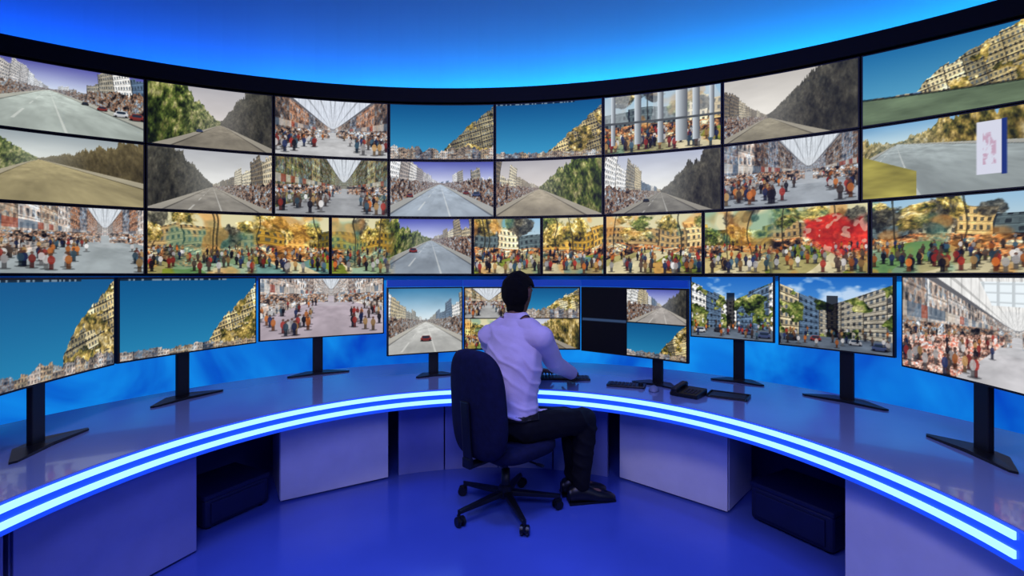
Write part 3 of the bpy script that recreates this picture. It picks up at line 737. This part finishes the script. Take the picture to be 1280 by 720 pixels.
shell('shirt',shirt,.015,.012,M['shirt'],9.,smi=4,fold=.011)
shell('trousers',trs,.011,.012,M['trs'],8.,fold=.006)
bl=(L('torso','leg')&(co[:,2]<WST+.018)&(co[:,2]>WST-.022)&(co[:,0]<.16)); shell('belt',bl,.022,0.0001,M['belt'])
dc=np.hypot(co[:,0]-.034,co[:,1]-3.13)
col=((co[:,2]>1.165)&(co[:,2]<1.215)&L('neck','torso','head')&(dc<.085)); shell('collar',col,.012,0.0001,M['shirt'],th=.006)
for (an,fd) in ((RA,(1,.12,0)),(LA,(1,.14,0))):
    a=Vector(an); f=Vector(fd).normalized(); ang=math.atan2(f.y,f.x); T=TR(a.x,a.y,0,ang)
    sec=[(-.085,.030,.075),(-.07,.040,.095),(-.02,.043,.115),(.04,.043,.095),(.10,.050,.070),(.16,.050,.055),(.20,.040,.043),(.222,.018,.03)]
    vs=[];fs=[];n=20
    for (x,w,h) in sec:
        for k in range(n):
            b=2*math.pi*k/n; yy=w*math.copysign(abs(math.cos(b))**.8,math.cos(b)); zz=max(0.012,h*.5+h*.5*math.sin(b)+.006) 
            vs.append(T@Vector((x,yy,zz)))
    for i in range(len(sec)-1):
        for k in range(n): fs.append((i*n+k,i*n+(k+1)%n,(i+1)*n+(k+1)%n,(i+1)*n+k))
    fs.append(tuple(range(n))); fs.append(tuple((len(sec)-1)*n+k for k in range(n)))
    sh=root('shoe',(0,0,0),'black leather shoe','x'); sh.parent=pr; del sh['category']
    obj('upper',mesh('upper',vs,fs),M['shoe'],sh,True)
    bm=boxm((.31,.1,.014),T@TR(.068,0,.007),.004)
    for v in bm.verts:
        l=T.inverted()@v.co; k=max(0,(l.x-.12)/.12); v.co=T@Vector((l.x,l.y*(1-.6*k*k),l.z))
    obj('sole',bm_mesh('sole',bm),M['black'],sh)
hd=np.array([ (RH.transposed()@(Vector(c)-HD)) for c in co])
hm=L('head','neck')&(((hd[:,1]<.070)&(hd[:,2]>.03))|((hd[:,1]<.02)&(hd[:,2]>-.02))|((hd[:,1]<-.012)&(hd[:,2]>-.135))|((hd[:,2]>.066)))&~((np.abs(hd[:,0])>.086)&(hd[:,2]<.03)&(hd[:,1]>-.025))
hoff=.005+.015*np.clip((hd[:,2]+.13)/.10,0,1)
shell('hair',hm,hoff,.012,M['hair'],38.,th=.01,smi=3)
for s in(-1,1):
    c=HD+RH@Vector((s*.032,.092,.004)); bm=bmesh.new(); bmesh.ops.create_uvsphere(bm,u_segments=16,v_segments=10,radius=.012); bm.transform(Matrix.Translation(c))
    obj('eye',bm_mesh('eye',bm),M['eye'],pr,True)
tuck=np.where(shirt|trs,.003,0.); co2=co-no*tuck[:,None]; bme.vertices.foreach_set('co',co2.reshape(-1)); bme.update()
bme.materials.clear(); bme.name='body'; obj('body',bme,M['skin'],pr,True)

# ---------------------------------------------------------------- lights
def area(loc,tgt,size,en,col,sy=None):
    l=bpy.data.lights.new('lamp','AREA'); l.energy=en; l.color=col; l.size=size
    if sy: l.shape='RECTANGLE'; l.size_y=sy
    o=bpy.data.objects.new('lamp',l); S.collection.objects.link(o); o.location=loc
    o.rotation_euler=(Vector(tgt)-Vector(loc)).to_track_quat('-Z','Y').to_euler(); o.name='cove_and_fill_lamp'  # shared by the cove row and the added fills
    return o
def spot(loc,tgt,ang,en,col):
    l=bpy.data.lights.new('spot','SPOT'); l.energy=en; l.color=col; l.spot_size=math.radians(ang); l.spot_blend=1.; l.shadow_soft_size=.15
    o=bpy.data.objects.new('ceiling_spot',l); S.collection.objects.link(o); o.location=loc
    o.rotation_euler=(Vector(tgt)-Vector(loc)).to_track_quat('-Z','Y').to_euler(); return o
cols=[(132,(0,.12,1.),8),(123,(0,.15,1.),9),(114,(0,.20,1.),10),(105,(0,.28,1.),11),(96,(0,.36,1.),12),(87,(.0,.43,1.),12.5),(78,(.0,.48,1.),12.5),(69,(.0,.50,1.),12.5),(60,(.0,.48,1.),12),(51,(.0,.44,1.),10),(43,(0,.38,1.),8)]
for t,c,e in cols:
    a=math.radians(t); R=6.2
    area((WC[0]+R*math.cos(a),WC[1]+R*math.sin(a),3.38),(WC[0]+6.5*math.cos(a),WC[1]+6.5*math.sin(a),3.85),.95,e*.68,c,.12)
area((0,1.8,4.6),(0,2.4,0),1.6,60,(.08,.16,1.))  # added overhead blue fill, no cove here
area((-.3,.2,2.4),(-.2,2.6,.0),.9,36,(.30,.32,1.))  # added front fill from near the camera, no fixture there
area((1.4,.4,2.2),(1.2,3.2,.3),.6,12,(.6,.6,1.))  # added fill towards the right-hand cabinets, no fixture there
area((-.9,1.3,3.2),(.05,3.05,.9),.5,20,(1.,.86,.98))  # added key light to brighten the seated person
spot((-.4,1.8,4.7),(-.5,2.1,0),34,260,(.16,.30,1.))
spot((.9,2.0,4.7),(.75,2.5,0),26,160,(.20,.30,1.))
w=bpy.data.worlds.new('world'); S.world=w; w.use_nodes=True
w.node_tree.nodes['Background'].inputs[0].default_value=(.02,.05,.3,1); w.node_tree.nodes['Background'].inputs[1].default_value=.3
cd=bpy.data.cameras.new('camera'); cd.sensor_width=36; cd.lens=F/1280*36; cd.shift_y=-15/1280; cd.clip_start=.05
cam=bpy.data.objects.new('camera',cd); cam.location=(0,0,HC); cam.rotation_euler=(math.pi/2,0,0); S.collection.objects.link(cam); S.camera=cam
